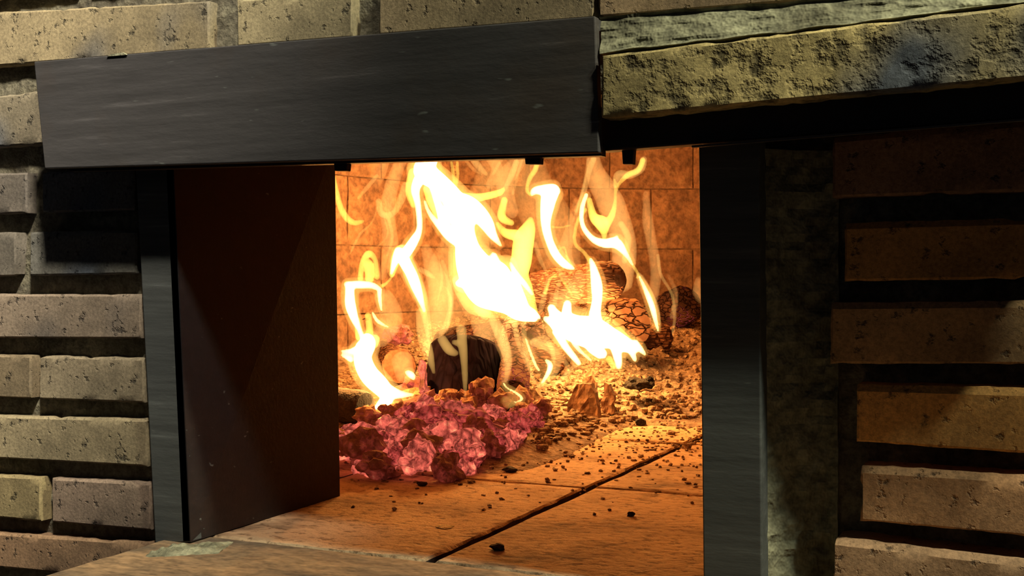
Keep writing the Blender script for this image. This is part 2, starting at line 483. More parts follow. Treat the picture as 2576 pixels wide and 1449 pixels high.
# ---- overhanging brick with its mortar bed
YO = -0.078
oh = brick(None, [at(1513, 296, YO), at(3100, 147, YO), at(3100, -50, YO), at(1513, 139, YO)], 0.10, (0.40, 0.315, 0.145), 0.95, 0.0032, 'overhanging_brick')
oh.data.materials[0] = M['mottled']
oh.color = (0.52, 0.40, 0.17, 0.95)
tag(oh, 'long mottled ochre brick jutting out above the right of the mouth', 'brick')
a0, a1 = at(1508, 138, YO + 0.006), at(3100, -54, YO + 0.006)
b0, b1 = at(1506, 47, -0.055), at(3100, -84, -0.055)
V = []; F = []; n_ = 110; m_ = 14
for j in range(m_ + 1):
    for i in range(n_ + 1):
        u = i / n_; v = j / m_
        p = (a0 * (1 - u) + a1 * u) * (1 - v) + (b0 * (1 - u) + b1 * u) * v
        bulge = 0.0
        d = 0.004 + 0.004 * nz((p.x * 0.5, p.y, p.z), 55, 5) + 0.003 * nz((p.x * 0.3, p.y, p.z), 150, 2)
        V.append(p + Vector((0, -bulge + d * (1 if 0 < j < m_ else 0.3), d * 0.5)))
for j in range(m_):
    for i in range(n_):
        a = j * (n_ + 1) + i; F.append((a, a + 1, a + n_ + 2, a + n_ + 1))
mb = link('mortar_bed', *thicken(V, F, n_, m_, (0, 0.05, 0)), M['mortar_light'], wu)
mb['label'] = 'pale rough mortar fillet above the overhanging brick'
# ---- base below the hearth
tag(link('wall_lower', *box(-1.012, -0.330, 0.03, 0.40, HZ - 0.42, HZ - 0.055), M['mortar']), 'masonry base under the oven mouth', kind='structure')

# ------------------------------------------------------------------ steel front
pl = empty('lintel_plate', at(800, 400, -0.074))
tag(pl, 'wide dark steel lintel plate across the top of the oven mouth', 'plate')
f = [at(112, 424, -0.074), at(1507, 384, -0.074), at(1497, 40, -0.074), at(85, 155, -0.074)]
bev(link('face_plate', *hexa(f + [p + Vector((0, 0.012, 0)) for p in f]), M['steel'], pl), 0.0015)
t_ = [f[3] + Vector((0.001, 0.010, -0.012)), f[2] + Vector((-0.001, 0.010, -0.012)), f[2] + Vector((-0.001, 0.010, -0.001)), f[3] + Vector((0.001, 0.010, -0.001))]
link('light_stop', *hexa(t_ + [p + Vector((0, 0.082, 0)) for p in t_]), M['steel'], pl)  # unseen strip added to keep lamp light from falling behind the plate
g = [f[0] + Vector((0.03, 0.002, 0.004)), f[1] + Vector((-0.002, 0.002, 0.006))]
g = [g[0] - Vector((0, 0, .008)), g[1] - Vector((0, 0, .008)), g[1] + Vector((0, 0, .004)), g[0] + Vector((0, 0, .004))]
g = [p + Vector((0, 0.009, 0)) for p in g]
link('bottom_flange', *hexa(g + [p + Vector((0, 0.014, 0)) for p in g]), M['steel_dark'], pl)


def tab(x0, x1, y0, y1, Y, par):
    f = [at(x0 + 3, y1, Y), at(x1 - 3, y1, Y), at(x1, y0 - 14, Y), at(x0, y0 - 14, Y)]
    return bev(link('hanging_tab', *hexa(f + [p + Vector((0, 0.010, 0)) for p in f]), M['steel_dark'], par), 0.001)


f = [at(268, 142, -0.076), at(318, 138, -0.076), at(308, 132, -0.076), at(282, 136, -0.076)]
ch = link('paint_chip', *hexa(f + [p + Vector((0, 0.004, 0.0005)) for p in f]), M['mortar_light'], pl); ch['label'] = 'pale loose chip on the top edge'
tab(1318, 1361, 390, 413, -0.058, pl); tab(838, 874, 410, 430, -0.058, pl)
la = empty('lintel_angle', at(1800, 360, -0.02))
tag(la, 'sooty steel angle under the overhanging brick', 'lintel')
f = [at(1500, 381, -0.052), at(3100, 260, -0.052), at(3100, 120, -0.052), at(1500, 270, -0.052)]
bev(link('front_face', *hexa(f + [p + Vector((0, 0.022, 0)) for p in f]), M['steel_dark'], la), 0.002)
f = [at(1740, 371, -0.056), at(3100, 260, -0.056), at(3100, 255, -0.056), at(1740, 366, -0.056)]
link('lip', *hexa(f + [p + Vector((0, 0.006, 0)) for p in f]), M['steel'], la)
tab(1563, 1594, 384, 413, -0.042, la)

lj = empty('steel_jamb', at(430, 1364, 0.0)); tag(lj, 'dark steel jamb with deep sooty side on the left of the mouth', 'jamb')
f = [at(390, 1366, -0.006), at(480, 1364, -0.006), at(437, 418, -0.006), at(341, 420, -0.006)]
bev(link('front_flange', *hexa(f + [p + Vector((0, 0.022, 0)) for p in f]), M['upright'], lj), 0.0015)
p0 = at(480, 1364, -0.006); p1 = at(437, 418, -0.006); p2 = atz(855, 1248, HZ); p3 = at(842, 430, p2.y); p3.z = max(p3.z, ZC + 0.2)
p1 = p1 + (p1 - p0) * 0.1
f = [p0, p2, p3, p1]
V, Fc = hexa([p + Vector((0, 0.0, 0)) for p in f] + [p + Vector((-0.012, 0, 0)) for p in f])
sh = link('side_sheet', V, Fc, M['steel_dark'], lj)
rj = empty('steel_jamb', at(1840, 1500, 0.0)); tag(rj, 'narrow grey steel upright on the right of the mouth', 'jamb')
f = [at(1770, 1519, -0.006), at(1917, 1522, -0.006), at(1910, 350, -0.006), at(1757, 352, -0.006)]
bev(link('front_flange', *hexa(f + [p + Vector((0, 0.03, 0)) for p in f]), M['upright'], rj), 0.0015)
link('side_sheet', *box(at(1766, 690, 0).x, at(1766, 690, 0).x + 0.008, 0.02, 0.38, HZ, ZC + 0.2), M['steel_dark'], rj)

# ------------------------------------------------------------------ hearth
YJ = 0.037
V = []; F = []
nx, ny = 60, 24
for j in range(ny + 1):
    for i in range(nx + 1):
        x = -1.04 + 1.18 * i / nx; y = -0.27 + (YJ - 0.003 + 0.27) * j / ny
        V.append((x, y, HZ + 0.0012 * nz((x, y, 0), 30) + (-0.003 if j == 0 else 0)))
for j in range(ny):
    for i in range(nx):
        a = j * (nx + 1) + i; F.append((a, a + 1, a + nx + 2, a + nx + 1))
sl = link('hearth_slab', *thicken(V, F, nx, ny, (0, 0, -0.055)), M['slab'])
tag(sl, 'worn stone slab lying in front of the hearth tiles', 'slab')
# crumbly mortar at the foot of the left jamb
V = []; F = []; n_ = 40; m_ = 12
c0 = [atz(395, 1378, HZ), atz(600, 1357, HZ), atz(545, 1396, HZ), atz(360, 1402, HZ)]
for j in range(m_ + 1):
    for i in range(n_ + 1):
        u = i / n_; v = j / m_
        p = (c0[3] * (1 - u) + c0[2] * u) * (1 - v) + (c0[0] * (1 - u) + c0[1] * u) * v
        h = 0.006 * math.sin(v * 3.14) * math.sin(u * 3.14) ** 0.5 + (0.005 * nz(p, 70) + 0.003 * nz(p, 160)) * math.sin(v * 3.14)
        V.append(p + Vector((0, 0, h - 0.0008)))
for j in range(m_):
    for i in range(n_):
        a = j * (n_ + 1) + i; F.append((a, a + 1, a + n_ + 2, a + n_ + 1))
tag(link('mortar_crust', V, F, M['mortar_light']), 'pale crumbly mortar crust at the foot of the left jamb', 'mortar')

tag(link('floor', *box(-2.1, 0.75, YJ, 2.75, HZ - 0.10, HZ - 0.035), M['fire_joint']), 'brick hearth floor inside the oven', kind='structure')
fl = bpy.data.objects['floor']
xj = [-2.06, -1.52, -1.10, -0.680, -0.26, 0.16, 0.58]
yj = [YJ, 0.580, 1.12, 1.66, 2.2, 2.7]


def rim(i, n, l, e=0.003):
    return 0.0 if i == 0 else 1.0 if i == n else e / l + (1 - 2 * e / l) * (i - 1) / (n - 2)


def tile(x0, x1, y0, y1):
    nx, ny = 22, 26
    V = []; F = []; sd = rnd.random() * 30
    for j in range(ny + 1):
        for i in range(nx + 1):
            x = x0 + (x1 - x0) * rim(i, nx, x1 - x0); y = y0 + (y1 - y0) * rim(j, ny, y1 - y0)
            z = HZ + 0.0016 * nz((x, y, sd), 14)
            if i in (0, nx) or j in (0, ny):
                z -= 0.003; e = 0.0036 * (nz((x, y, sd), 22) + nz((x, y, sd), 60))
                if i in (0, nx): x += e
                if j in (0, ny): y += e
            V.append((x, y, z))
    for j in range(ny):
        for i in range(nx):
            a = j * (nx + 1) + i; F.append((a, a + 1, a + nx + 2, a + nx + 1))
    k = nx + 1
    rg = list(range(k)) + [j * k + nx for j in range(1, ny + 1)] + [ny * k + i for i in range(nx - 1, -1, -1)] + [j * k for j in range(ny - 1, 0, -1)]
    b = len(V)
    for r in rg: V.append((V[r][0], V[r][1], HZ - 0.04))
    for a in range(len(rg)): F.append((rg[a], b + a, b + (a + 1) % len(rg), rg[(a + 1) % len(rg)]))
    o = link('hearth_tile', V, F, M['tile'], fl, smooth=38)
    o.data.materials.append(M['fire_joint'])
    for p in list(o.data.polygons)[nx * ny:]: p.material_index = 1
    return o


for a in range(len(xj) - 1):
    for b in range(len(yj) - 1):
        off = 0.012 if a < 3 and b in (0, 1) else 0
        g1 = 0.0075
        tile(xj[a] + g1, xj[a + 1] - g1, yj[b] + 0.0045 - (off if b else 0), yj[b + 1] - 0.0045 - off)

# ------------------------------------------------------------------ oven chamber
CX, CY, RR = -0.68, 1.47, 1.15
wb = tag(empty('wall_back', (CX, CY, HZ)), 'curved firebrick wall round the back of the oven', kind='structure')
V = []; F = []
n_ = 72
for i in range(n_ + 1):
    a = math.radians(-73 + 326 * i / n_)
    for r_, z in ((RR + 0.012, HZ - 0.02), (RR + 0.012, ZC + 0.6), (RR + 0.14, ZC + 0.6), (RR + 0.14, HZ - 0.02)):
        V.append((CX + r_ * math.cos(a), CY + r_ * math.sin(a), z))
for i in range(n_):
    for k in range(4): F.append((i * 4 + k, i * 4 + (k + 1) % 4, i * 4 + 4 + (k + 1) % 4, i * 4 + 4 + k))
F += [(0, 1, 2, 3), (n_ * 4 + 3, n_ * 4 + 2, n_ * 4 + 1, n_ * 4)]
link('joint_core', V, F, M['wall_joint'], wb)


def fire_block(seed, half, z0, z1):
    r = random.Random(seed)
    V = []; F = []
    nx, nv = 6, 5
    for j in range(nv + 1):
        for i in range(nx + 1):
            a = -half + 2 * half * i / nx; z = z0 + (z1 - z0) * j / nv
            rr = RR + 0.006 * r.uniform(-1, 1) * 0.6
            if i in (0, nx) or j in (0, nv): rr += 0.006
            V.append((rr * math.cos(a), rr * math.sin(a), z))
    k = nx + 1
    for j in range(nv):
        for i in range(nx): F.append((j * k + i, j * k + i + 1, (j + 1) * k + i + 1, (j + 1) * k + i))
    rg = list(range(k)) + [j * k + nx for j in range(1, nv + 1)] + [nv * k + i for i in range(nx - 1, -1, -1)] + [j * k for j in range(nv - 1, 0, -1)]
    b = len(V)
    for q in rg:
        x, y, z = V[q]; s = (RR + 0.06) / math.hypot(x, y); V.append((x * s, y * s, z))
    for a in range(len(rg)): F.append((rg[a], b + a, b + (a + 1) % len(rg), rg[(a + 1) % len(rg)]))
    me = bpy.data.meshes.new('firebrick'); me.from_pydata(V, [], F)
    bm = bmesh.new(); bm.from_mesh(me); bmesh.ops.recalc_face_normals(bm, faces=bm.faces); bm.to_mesh(me); bm.free()
    me.materials.append(M['fire_brick'])
    return me


zj = [ZC - 0.341, ZC - 0.308 + 0.195, ZC + 0.082, ZC + 0.277, ZC + 0.472, ZC + 0.6]
NB = 24
pitch = math.radians(324) / NB
for c in range(5):
    vs = [fire_block(c * 10 + s, pitch / 2 - 0.0018, zj[c] - HZ + 0.002, zj[c + 1] - HZ - 0.002) for s in range(3)]
    for i in range(NB):
        ang = math.radians(-72) + pitch * (i + 0.5) + (pitch / 2 if c % 2 else 0)
        if ang > math.radians(252) - pitch * 0.3: continue
        o = bpy.data.objects.new('firebrick', rnd.choice(vs)); C.objects.link(o); o.parent = wb
        o.rotation_euler = (0, 0, ang)
V = []; F = []
n_, m_ = 48, 10
for j in range(m_ + 1):
    t = j / m_ * math.pi / 2
    for i in range(n_):
        a = 2 * math.pi * i / n_
        V.append((CX + (RR + 0.13) * math.cos(t) * math.cos(a), CY + (RR + 0.13) * math.cos(t) * math.sin(a), ZC + 0.59 + 0.30 * math.sin(t)))
for j in range(m_):
    for i in range(n_):
        F.append((j * n_ + i, j * n_ + (i + 1) % n_, (j + 1) * n_ + (i + 1) % n_, (j + 1) * n_ + i))
cl = link('ceiling', V, F, M['dome']); s_ = cl.modifiers.new('solid', 'SOLIDIFY'); s_.thickness = 0.08
tag(cl, 'clay dome closing the oven above the fire', kind='structure')


# ------------------------------------------------------------------ ash bed
def sstep(a, b, x):
    t = min(1, max(0, (x - a) / (b - a))); return t * t * (3 - 2 * t)


def ash_h(x, y):
    """height of the ash over the hearth"""
    r = math.hypot(x - CX, y - CY)
    h = 0.20 * sstep(1.25, 2.35, y - 0.10 * (x + 0.9)) * sstep(-0.4, -0.7, x - 0.1)
    h += 0.035 * sstep(0.55, 1.0, y + 0.55 * (x + 1.0)) * sstep(-0.80, -1.0, x + 0.10 * (y - 1.0))
    return h + (0.006 * nz((x, y, 0), 16) + 0.004 * nz((x, y, 0), 45)) * sstep(0.004, 0.02, h) - 0.004 - 0.03 * (1 - sstep(0.0, 0.006, h))


V = []; F = []
nx, ny = 110, 120
gx0, gx1, gy0, gy1 = -1.85, -0.35, 0.55, 2.58
idx = {}
for j in range(ny + 1):
    for i in range(nx + 1):
        x = gx0 + (gx1 - gx0) * i / nx; y = gy0 + (gy1 - gy0) * j / ny
        if math.hypot(x - CX, y - CY) > RR + 0.02: continue
        idx[(i, j)] = len(V); V.append((x, y, HZ + ash_h(x, y)))
for j in range(ny):
    for i in range(nx):
        k = [(i, j), (i + 1, j), (i + 1, j + 1), (i, j + 1)]
        if all(q in idx for q in k): F.append(tuple(idx[q] for q in k))
tag(link('ash_bed', V, F, M['ash'], smooth=True), 'bed of pale ash banked up under the logs and along the back', 'ash', kind='stuff')


def rock(seed, sub=1, squash=(1, 1, 0.7), amp=0.35):
    bm = bmesh.new(); bmesh.ops.create_icosphere(bm, subdivisions=sub, radius=1)
    for v in bm.verts:
        n = 1 + amp * nz(v.co, 1.3, seed) + amp * 0.6 * nz(v.co, 3.1, seed + 3)
        v.co = Vector((v.co.x * n * squash[0], v.co.y * n * squash[1], v.co.z * n * squash[2]))
    V = [tuple(v.co) for v in bm.verts]; F = [tuple(v.index for v in f.verts) for f in bm.faces]
    bm.free()
    return V, F


def scatter(name, m, label, spots, size):
    V = []; F = []
    protos = [rock(s, 1, (1, 1, 0.7), 0.6) for s in range(5)]
    for x, y in spots:
        v, f = rnd.choice(protos); s = rnd.uniform(*size); a = rnd.uniform(0, 6.3); b = len(V)
        sx, sy, sz = s * rnd.uniform(.7, 1.5), s * rnd.uniform(.6, 1.2), s * rnd.uniform(.6, 1.4)
        zz = HZ + max(0, ash_h(x, y)) + sz * 0.3
        for p in v:
            q = (p[0] * sx, p[1] * sy, p[2] * sz)
            V.append((x + q[0] * math.cos(a) - q[1] * math.sin(a), y + q[0] * math.sin(a) + q[1] * math.cos(a), zz + q[2]))
        for t in f: F.append(tuple(b + i for i in t))
    return tag(link(name, V, F, m), label, 'cinders', kind='stuff')


spots = []
while len(spots) < 5200:
    x = rnd.uniform(-1.75, -0.45); y = rnd.uniform(0.85, 2.5)
    if math.hypot(x - CX, y - CY) > RR - 0.02: continue
    if ash_h(x, y) < 0.008 and rnd.random() > 0.02: continue
    spots.append((x, y))
scatter('cinder_grit', M['cinder'], 'pale crumbs of cinder strewn thickly over the ash bed', spots, (0.004, 0.012))
spots = []
while len(spots) < 500:
    px = rnd.uniform(860, 1765); py = 1010 + abs(rnd.gauss(0, 1)) * 90
    if py > 1300: continue
    p = atz(px, py, HZ)
    if ash_h(p.x, p.y) < 0.006: spots.append((p.x, p.y))
scatter('floor_grit', M['cinder'], 'tiny crumbs of cinder scattered over the hearth tiles', spots, (0.0015, 0.0045))


# ------------------------------------------------------------------ logs
def log(name, a, b, rad, m, mend, label, sides=40, segs=30, bark=0.10, taper=0.95, group=None, rounded=0.12):
    a = Vector(a); b = Vector(b); ax = (b - a).normalized()
    s = ax.cross(Vector((0, 0, 1)))
    if s.length < 0.1: s = Vector((1, 0, 0))
    s.normalize(); t = s.cross(ax)
    sd = rnd.random() * 40
    V = []; F = []
    for j in range(segs + 1):
        u = j / segs; c = a.lerp(b, u)
        e = min(u, 1 - u) * (b - a).length
        rr = rad * (1 + (taper - 1) * u) * (1 - (0.10 if rounded < 0.2 else 0.62) * max(0, 1 - e / (rounded * rad)) ** (1 if rounded < 0.2 else 2))
        for i in range(sides):
            th = 2 * math.pi * i / sides
            d = Vector((math.cos(th) * 1.3, math.sin(th) * 1.3, u * (b - a).length / rad * 0.5))
            n = 1 + bark * 0.9 * nz(d, 1.2, sd) + bark * 0.6 * nz(d, 4.0, sd) + bark * 0.35 * nz(d, 9, sd)
            V.append(c + (s * math.cos(th) + t * math.sin(th)) * rr * n)
    for j in range(segs):
        for i in range(sides):
            F.append((j * sides + i, j * sides + (i + 1) % sides, (j + 1) * sides + (i + 1) % sides, (j + 1) * sides + i))
    root = empty(name, (a + b) / 2 - Vector((0, 0, rad)))
    tag(root, label, 'log', group)
    link('bark', V, F, m, root, smooth=True)
    for jj, sg in ((0, -1), (segs, 1)):
        base = [V[jj * sides + i] for i in range(sides)]
        c = sum(base, Vector()) / sides
        W = list(base); G = []
        for q in (0.6, 0.3):
            W += [c.lerp(p, q) + ax * sg * rad * (0.03 + 0.05 * nz(p, 40, sd)) for p in base]
        W.append(c + ax * sg * rad * 0.05)
        for r_ in range(2):
            for i in range(sides):
                G.append((r_ * sides + i, r_ * sides + (i + 1) % sides, (r_ + 1) * sides + (i + 1) % sides, (r_ + 1) * sides + i))
        for i in range(sides): G.append((2 * sides + i, 2 * sides + (i + 1) % sides, 3 * sides))
        link('cut_end', W, G, mend, root, smooth=True)
    return root


def rpx(r, Y):                    # pixels to metres at depth Y near the fire
    return r * (Y + 1.2) / 0.91 / FPX


log('charred_log', at(1158, 1035, 1.30), at(1172, 868, 1.36), rpx(98, 1.3), M['black_log'], M['char'], 'thick blackened log standing on end in the middle of the fire', bark=0.05)
log('charred_log', at(1330, 735, 1.66), at(1560, 702, 1.50), rpx(52, 1.5), M['burnt'], M['end_wood'], 'orange-lit log lying on top at the right of the fire', rounded=0.9)
log('charred_log', at(1400, 800, 1.95), at(1585, 818, 1.60), rpx(66, 1.6), M['crackled'], M['crackled'], 'log crackled into squares under the top log on the right')
log('charred_log', at(700, 1000, 1.00), at(918, 1028, 0.98), rpx(50, 0.97), M['coal'], M['coal'], 'round black log end poking out beside the left jamb', bark=0.08)
log('charred_log', at(960, 900, 1.75), at(1003, 922, 1.25), rpx(52, 1.25), M['burnt'], M['end_wood'], 'brown log end behind the white flame on the left')
log('charred_log', at(1290, 985, 1.30), at(1300, 815, 1.50), rpx(40, 1.35), M['char'], M['char'], 'reddish brown log leaning beside the blackened middle log')
log('charred_log', at(1120, 880, 1.85), at(1420, 850, 1.70), rpx(60, 1.75), M['char'], M['char'], 'long burnt log running behind the white flames')
log('charred_log', at(800, 850, 1.60), at(905, 800, 1.75), rpx(45, 1.65), M['burnt'], M['char'], 'burnt log at the far left behind the flames')
log('charred_log', at(1660, 800, 2.15), at(1735, 760, 2.1), rpx(48, 2.1), M['char'], M['char'], 'dark log leaning on the back wall at the far right')
log('charred_log', at(1380, 905, 1.55), at(1420, 880, 1.9), rpx(42, 1.55), M['burnt'], M['burnt'], 'small burnt log low under the right flames')


def chunk(name, px, py, Y, r, m, label, cat, sq=(1, 1, 1), seed=0, z=None):
    p = at(px, py, Y)
    v, f = rock(seed, 3, sq, 0.55)
    r = rpx(r, Y)
    return tag(link(name, [tuple(Vector(q) * r + p) for q in v], f, m), label, cat)


chunk('charred_lump', 1003, 842, 1.35, 30, M['ember_mid'], 'crumbling red lump on top of the left brown log', 'charcoal', (1.2, 1, 0.8), 3)
chunk('charred_lump', 1345, 832, 1.45, 26, M['char'], 'dark red lump between the white flames', 'charcoal', (1, 1, 1), 5)
chunk('charred_lump', 1635, 858, 1.75, 20, M['burnt'], 'rounded brown lump at the foot of the crackled log', 'charcoal', (1, 1, 1.1), 8)
chunk('charred_lump', 1672, 848, 1.85, 22, M['burnt'], 'tall brown lump beside the dark leaning log', 'charcoal', (0.8, 0.8, 1.4), 12)
chunk('charred_lump', 1600, 965, 1.50, 18, M['coal'], 'dark lump lying on the ash at the right', 'charcoal', (1.5, 1, 0.8), 17)
chunk('charred_lump', 1633, 962, 1.52, 14, M['coal'], 'small dark lump beside the larger one on the ash', 'charcoal', (1, 1, 1), 21)


def shard(q, Y, th, m, label, lean=0.03):
    p = [at(x, y, Y + (lean if k > 1 else 0)) for k, (x, y) in enumerate(q)]
    n = 7; V = []; F = []
    for s in (0, 1):
        for j in range(n + 1):
            for i in range(n + 1):
                u = i / n; v = j / n
                a = (p[0] * (1 - u) + p[1] * u) * (1 - v) + (p[3] * (1 - u) + p[2] * u) * v
                e = 0.006 * nz(a, 60, 4) + 0.003 * nz(a, 160)
                V.append(a + Vector((e if i in (0, n) else 0, e + s * th, e if j in (0, n) else 0)))
    k = n + 1; o = k * k
    for j in range(n):
        for i in range(n):
            a = j * k + i
            F.append((a, a + 1, a + k + 1, a + k)); F.append((o + a, o + a + k, o + a + k + 1, o + a + 1))
    rg = list(range(k)) + [j * k + n for j in range(1, k)] + [n * k + i for i in range(n - 1, -1, -1)] + [j * k for j in range(n - 1, 0, -1)]
    for a in range(len(rg)):
        b, c = rg[a], rg[(a + 1) % len(rg)]; F.append((b, o + b, o + c, c))
    return tag(link('bark_shard', V, F, m), label, 'bark')


shard([(1420, 1052), (1512, 1048), (1488, 965), (1448, 968)], 1.28, 0.02, M['shard'], 'broad brown bark shard standing before the right flames')
shard([(1508, 1046), (1545, 1040), (1536, 962), (1520, 962)], 1.36, 0.015, M['shard'], 'narrow tan bark shard standing beside the broad one')
shard([(1318, 1022), (1362, 1020), (1345, 978), (1332, 980)], 1.33, 0.012, M['shard'], 'little brown bark shard near the white curl of flame')
shard([(1462, 1000), (1500, 990), (1490, 925), (1472, 930)], 1.42, 0.012, M['shard'], 'thin bark shard rising under the right white flame')

# glowing edges along the foot of the middle log
for q, lb in (([(1058, 985), (1072, 985), (1066, 908), (1052, 908)], 'upright pink glowing splinter left of the blackened log'),
              ([(1056, 1006), (1122, 1010), (1120, 996), (1056, 984)], 'level pink glowing splinter under the blackened log')):
    s_ = shard(q, 1.12, 0.012, M['ember_hot'], lb, 0.005); s_.name = 'glowing_splinter'; s_['category'] = 'ember'
    s_ = None

# ------------------------------------------------------------------ ember heap
protos = []
for s in range(7):
    v, f = rock(s * 5 + 1, 3, (1, rnd.uniform(.6, 1), rnd.uniform(.55, .9)), 0.75)
    v = [(x * 0.025, y * 0.025, z * 0.025) for x, y, z in v]
    me = {}
    for mk in ('ember_hot', 'ember_mid', 'ember_low', 'coal'):
        q = bpy.data.meshes.new('ember'); q.from_pydata(v, [], f); q.materials.append(M[mk]); me[mk] = q
    protos.append(me)
poly = [(850, 1165), (905, 1202), (1010, 1182), (1130, 1188), (1215, 1160), (1300, 1120), (1385, 1085), (1375, 1050), (1270, 1030), (1060, 1022), (985, 1040), (930, 1070), (850, 1110)]


def inside(x, y, P):
    r = False; j = len(P) - 1
    for i in range(len(P)):
        if (P[i][1] > y) != (P[j][1] > y) and x < (P[j][0] - P[i][0]) * (y - P[i][1]) / (P[j][1] - P[i][1]) + P[i][0]: r = not r
        j = i
    return r


LAB = {'ember_hot': 'bright pink glowing ember', 'ember_mid': 'dull pink glowing ember', 'ember_low': 'brownish half-burnt ember', 'coal': 'black unlit coal'}


def zone(px, py):
    if px < 960: return 'beside the left jamb'
    if px > 1250: return 'in the thin right tail of the heap'
    if py < 1075: return 'at the foot of the blackened log'
    return 'along the front edge of the heap' if py > 1130 else 'in the middle of the heap'


placed = []
tries = 0
while len(placed) < 150 and tries < 9000:
    tries += 1
    px = rnd.uniform(790, 1390); py = rnd.uniform(1015, 1205)
    if not inside(max(px, 852), py, poly): continue
    s = rnd.choice([0.014, 0.020, 0.026, 0.032, 0.038])
    if px > 1230: s *= 0.8
    p = atz(px, py + 8, HZ + 0.01)
    lay = 0
    near = [q for q in placed if (q[0] - p.x) ** 2 + (q[1] - p.y) ** 2 < (0.62 * (q[2] + s)) ** 2]
    if len(near) > 1: continue
    z = HZ + max(0, ash_h(p.x, p.y)) + s * 0.5 + (0.8 * near[0][2] if near else 0)
    placed.append((p.x, p.y, s))
    front = sstep(1040, 1120, py)
    r = rnd.random()
    left = 1 - sstep(1000, 1350, px)
    if r < 0.34 * front * (0.25 + left): k = 'ember_hot'
    elif r < 0.70 * (0.15 + 0.85 * front): k = 'ember_mid'
    elif r < 0.93: k = 'ember_low'
    else: k = 'coal'
    o = bpy.data.objects.new('ember' if k != 'coal' else 'coal', rnd.choice(protos)[k]); C.objects.link(o)
    o.location = (p.x, p.y, z); k_ = s / 0.025; o.scale = (k_ * rnd.uniform(.85, 1.3), k_ * rnd.uniform(.8, 1.1), k_ * rnd.uniform(.8, 1.15))
    o.rotation_euler = (rnd.uniform(-.5, .5), rnd.uniform(-.5, .5), rnd.uniform(0, 6.3))
    lb = LAB[k] + ' ' + zone(px, py); tag(o, lb, 'ember' if k != 'coal' else 'coal', lb.replace(' ember', ' embers').replace(' coal', ' coals'))


def big_ember(px, py, r, k, label, sq, seed):
    z = HZ + 0.02
    p = atz(px, py, z); rr = r * (p.y + 1.2) / 0.87 / FPX
    v, f = rock(seed, 4, sq, 0.5)
    o = link('ember', [tuple(Vector(q) * rr + p) for q in v], f, M[k]); tag(o, label, 'ember')


big_ember(925, 1168, 31, 'ember_hot', 'large bright pink ember at the front left corner of the heap', (1, 1, 0.95), 31)
big_ember(978, 1112, 38, 'ember_hot', 'pale flaky pink ember above the front corner one', (1.2, 0.9, 0.8), 33)
big_ember(1100, 1110, 40, 'ember_mid', 'large purple-pink ember in the middle of the heap', (0.9, 0.8, 1.0), 35)
big_ember(1165, 1150, 38, 'ember_low', 'large half-dark ember at the front of the heap', (1.1, 0.8, 0.8), 37)
big_ember(1240, 1130, 26, 'ember_mid', 'rounded pink ember right of the half-dark one', (1.1, 0.8, 0.8), 39)
big_ember(1010, 1060, 26, 'ember_low', 'tan curled ember right under the left white flame', (0.9, 0.8, 1.1), 41)
big_ember(1262, 1086, 15, 'ember_hot', 'small whitish glowing ember at the back of the heap', (1, 0.8, 1.0), 43)

# loose bits on the hearth tiles
def bit(px, py, r, m, label, cat, sq, seed):
    p = atz(px, py, HZ); rr = r * (p.y + 1.2) / 0.9 / FPX
    v, f = rock(seed, 2, sq, 0.5)
    o = link('charcoal_bit' if cat == 'charcoal' else 'cinder_flake', [tuple(Vector(q) * rr + p + Vector((0, 0, rr * sq[2] * 0.7))) for q in v], f, M[m]); tag(o, label, cat)


bit(1283, 1187, 17, 'coal', 'black charcoal bit alone on the tile before the ember heap', 'charcoal', (1.1, 1.0, 0.45), 51)
bit(1250, 1382, 18, 'coal', 'black charcoal bit nearest the slab', 'charcoal', (1.1, 1.0, 0.5), 53)
bit(1587, 1299, 9, 'coal', 'small black charcoal bit near the right upright', 'charcoal', (1, 1, 0.8), 55)
bit(1612, 1070, 14, 'coal', 'dark charcoal bit at the edge of the ash on the right', 'charcoal', (1, 1, 0.7), 57)
bit(1062, 1222, 12, 'coal', 'small dark charcoal bit in front of the ember heap', 'charcoal', (1.2, 1, 0.6), 59)
bit(968, 1213, 9, 'cinder', 'small whitish cinder flake before the bright corner ember', 'cinder', (1.3, 0.8, 0.4), 61)
M['flake'] = make_rough('pale_flake', (0.62, 0.48, 0.26), (0.85, 0.70, 0.42), 60, 200)
bit(1118, 1326, 20, 'flake', 'flat yellowish flake on the tile left of the long joint', 'cinder', (1.2, 1.3, 0.10), 63)


# ------------------------------------------------------------------ flames
def catmull(P, n):
    out = []
    Q = [P[0]] + P + [P[-1]]
    for i in range(1, len(Q) - 2):
        p0, p1, p2, p3 = Q[i - 1:i + 3]
        for k in range(n):
            t = k / n
            out.append(tuple(0.5 * (2 * b + (c - a) * t + (2 * a - 5 * b + 4 * c - d) * t * t + (3 * b - a - 3 * c + d) * t ** 3) for a, b, c, d in zip(p0, p1, p2, p3)))
    out.append(P[-1])
    return out


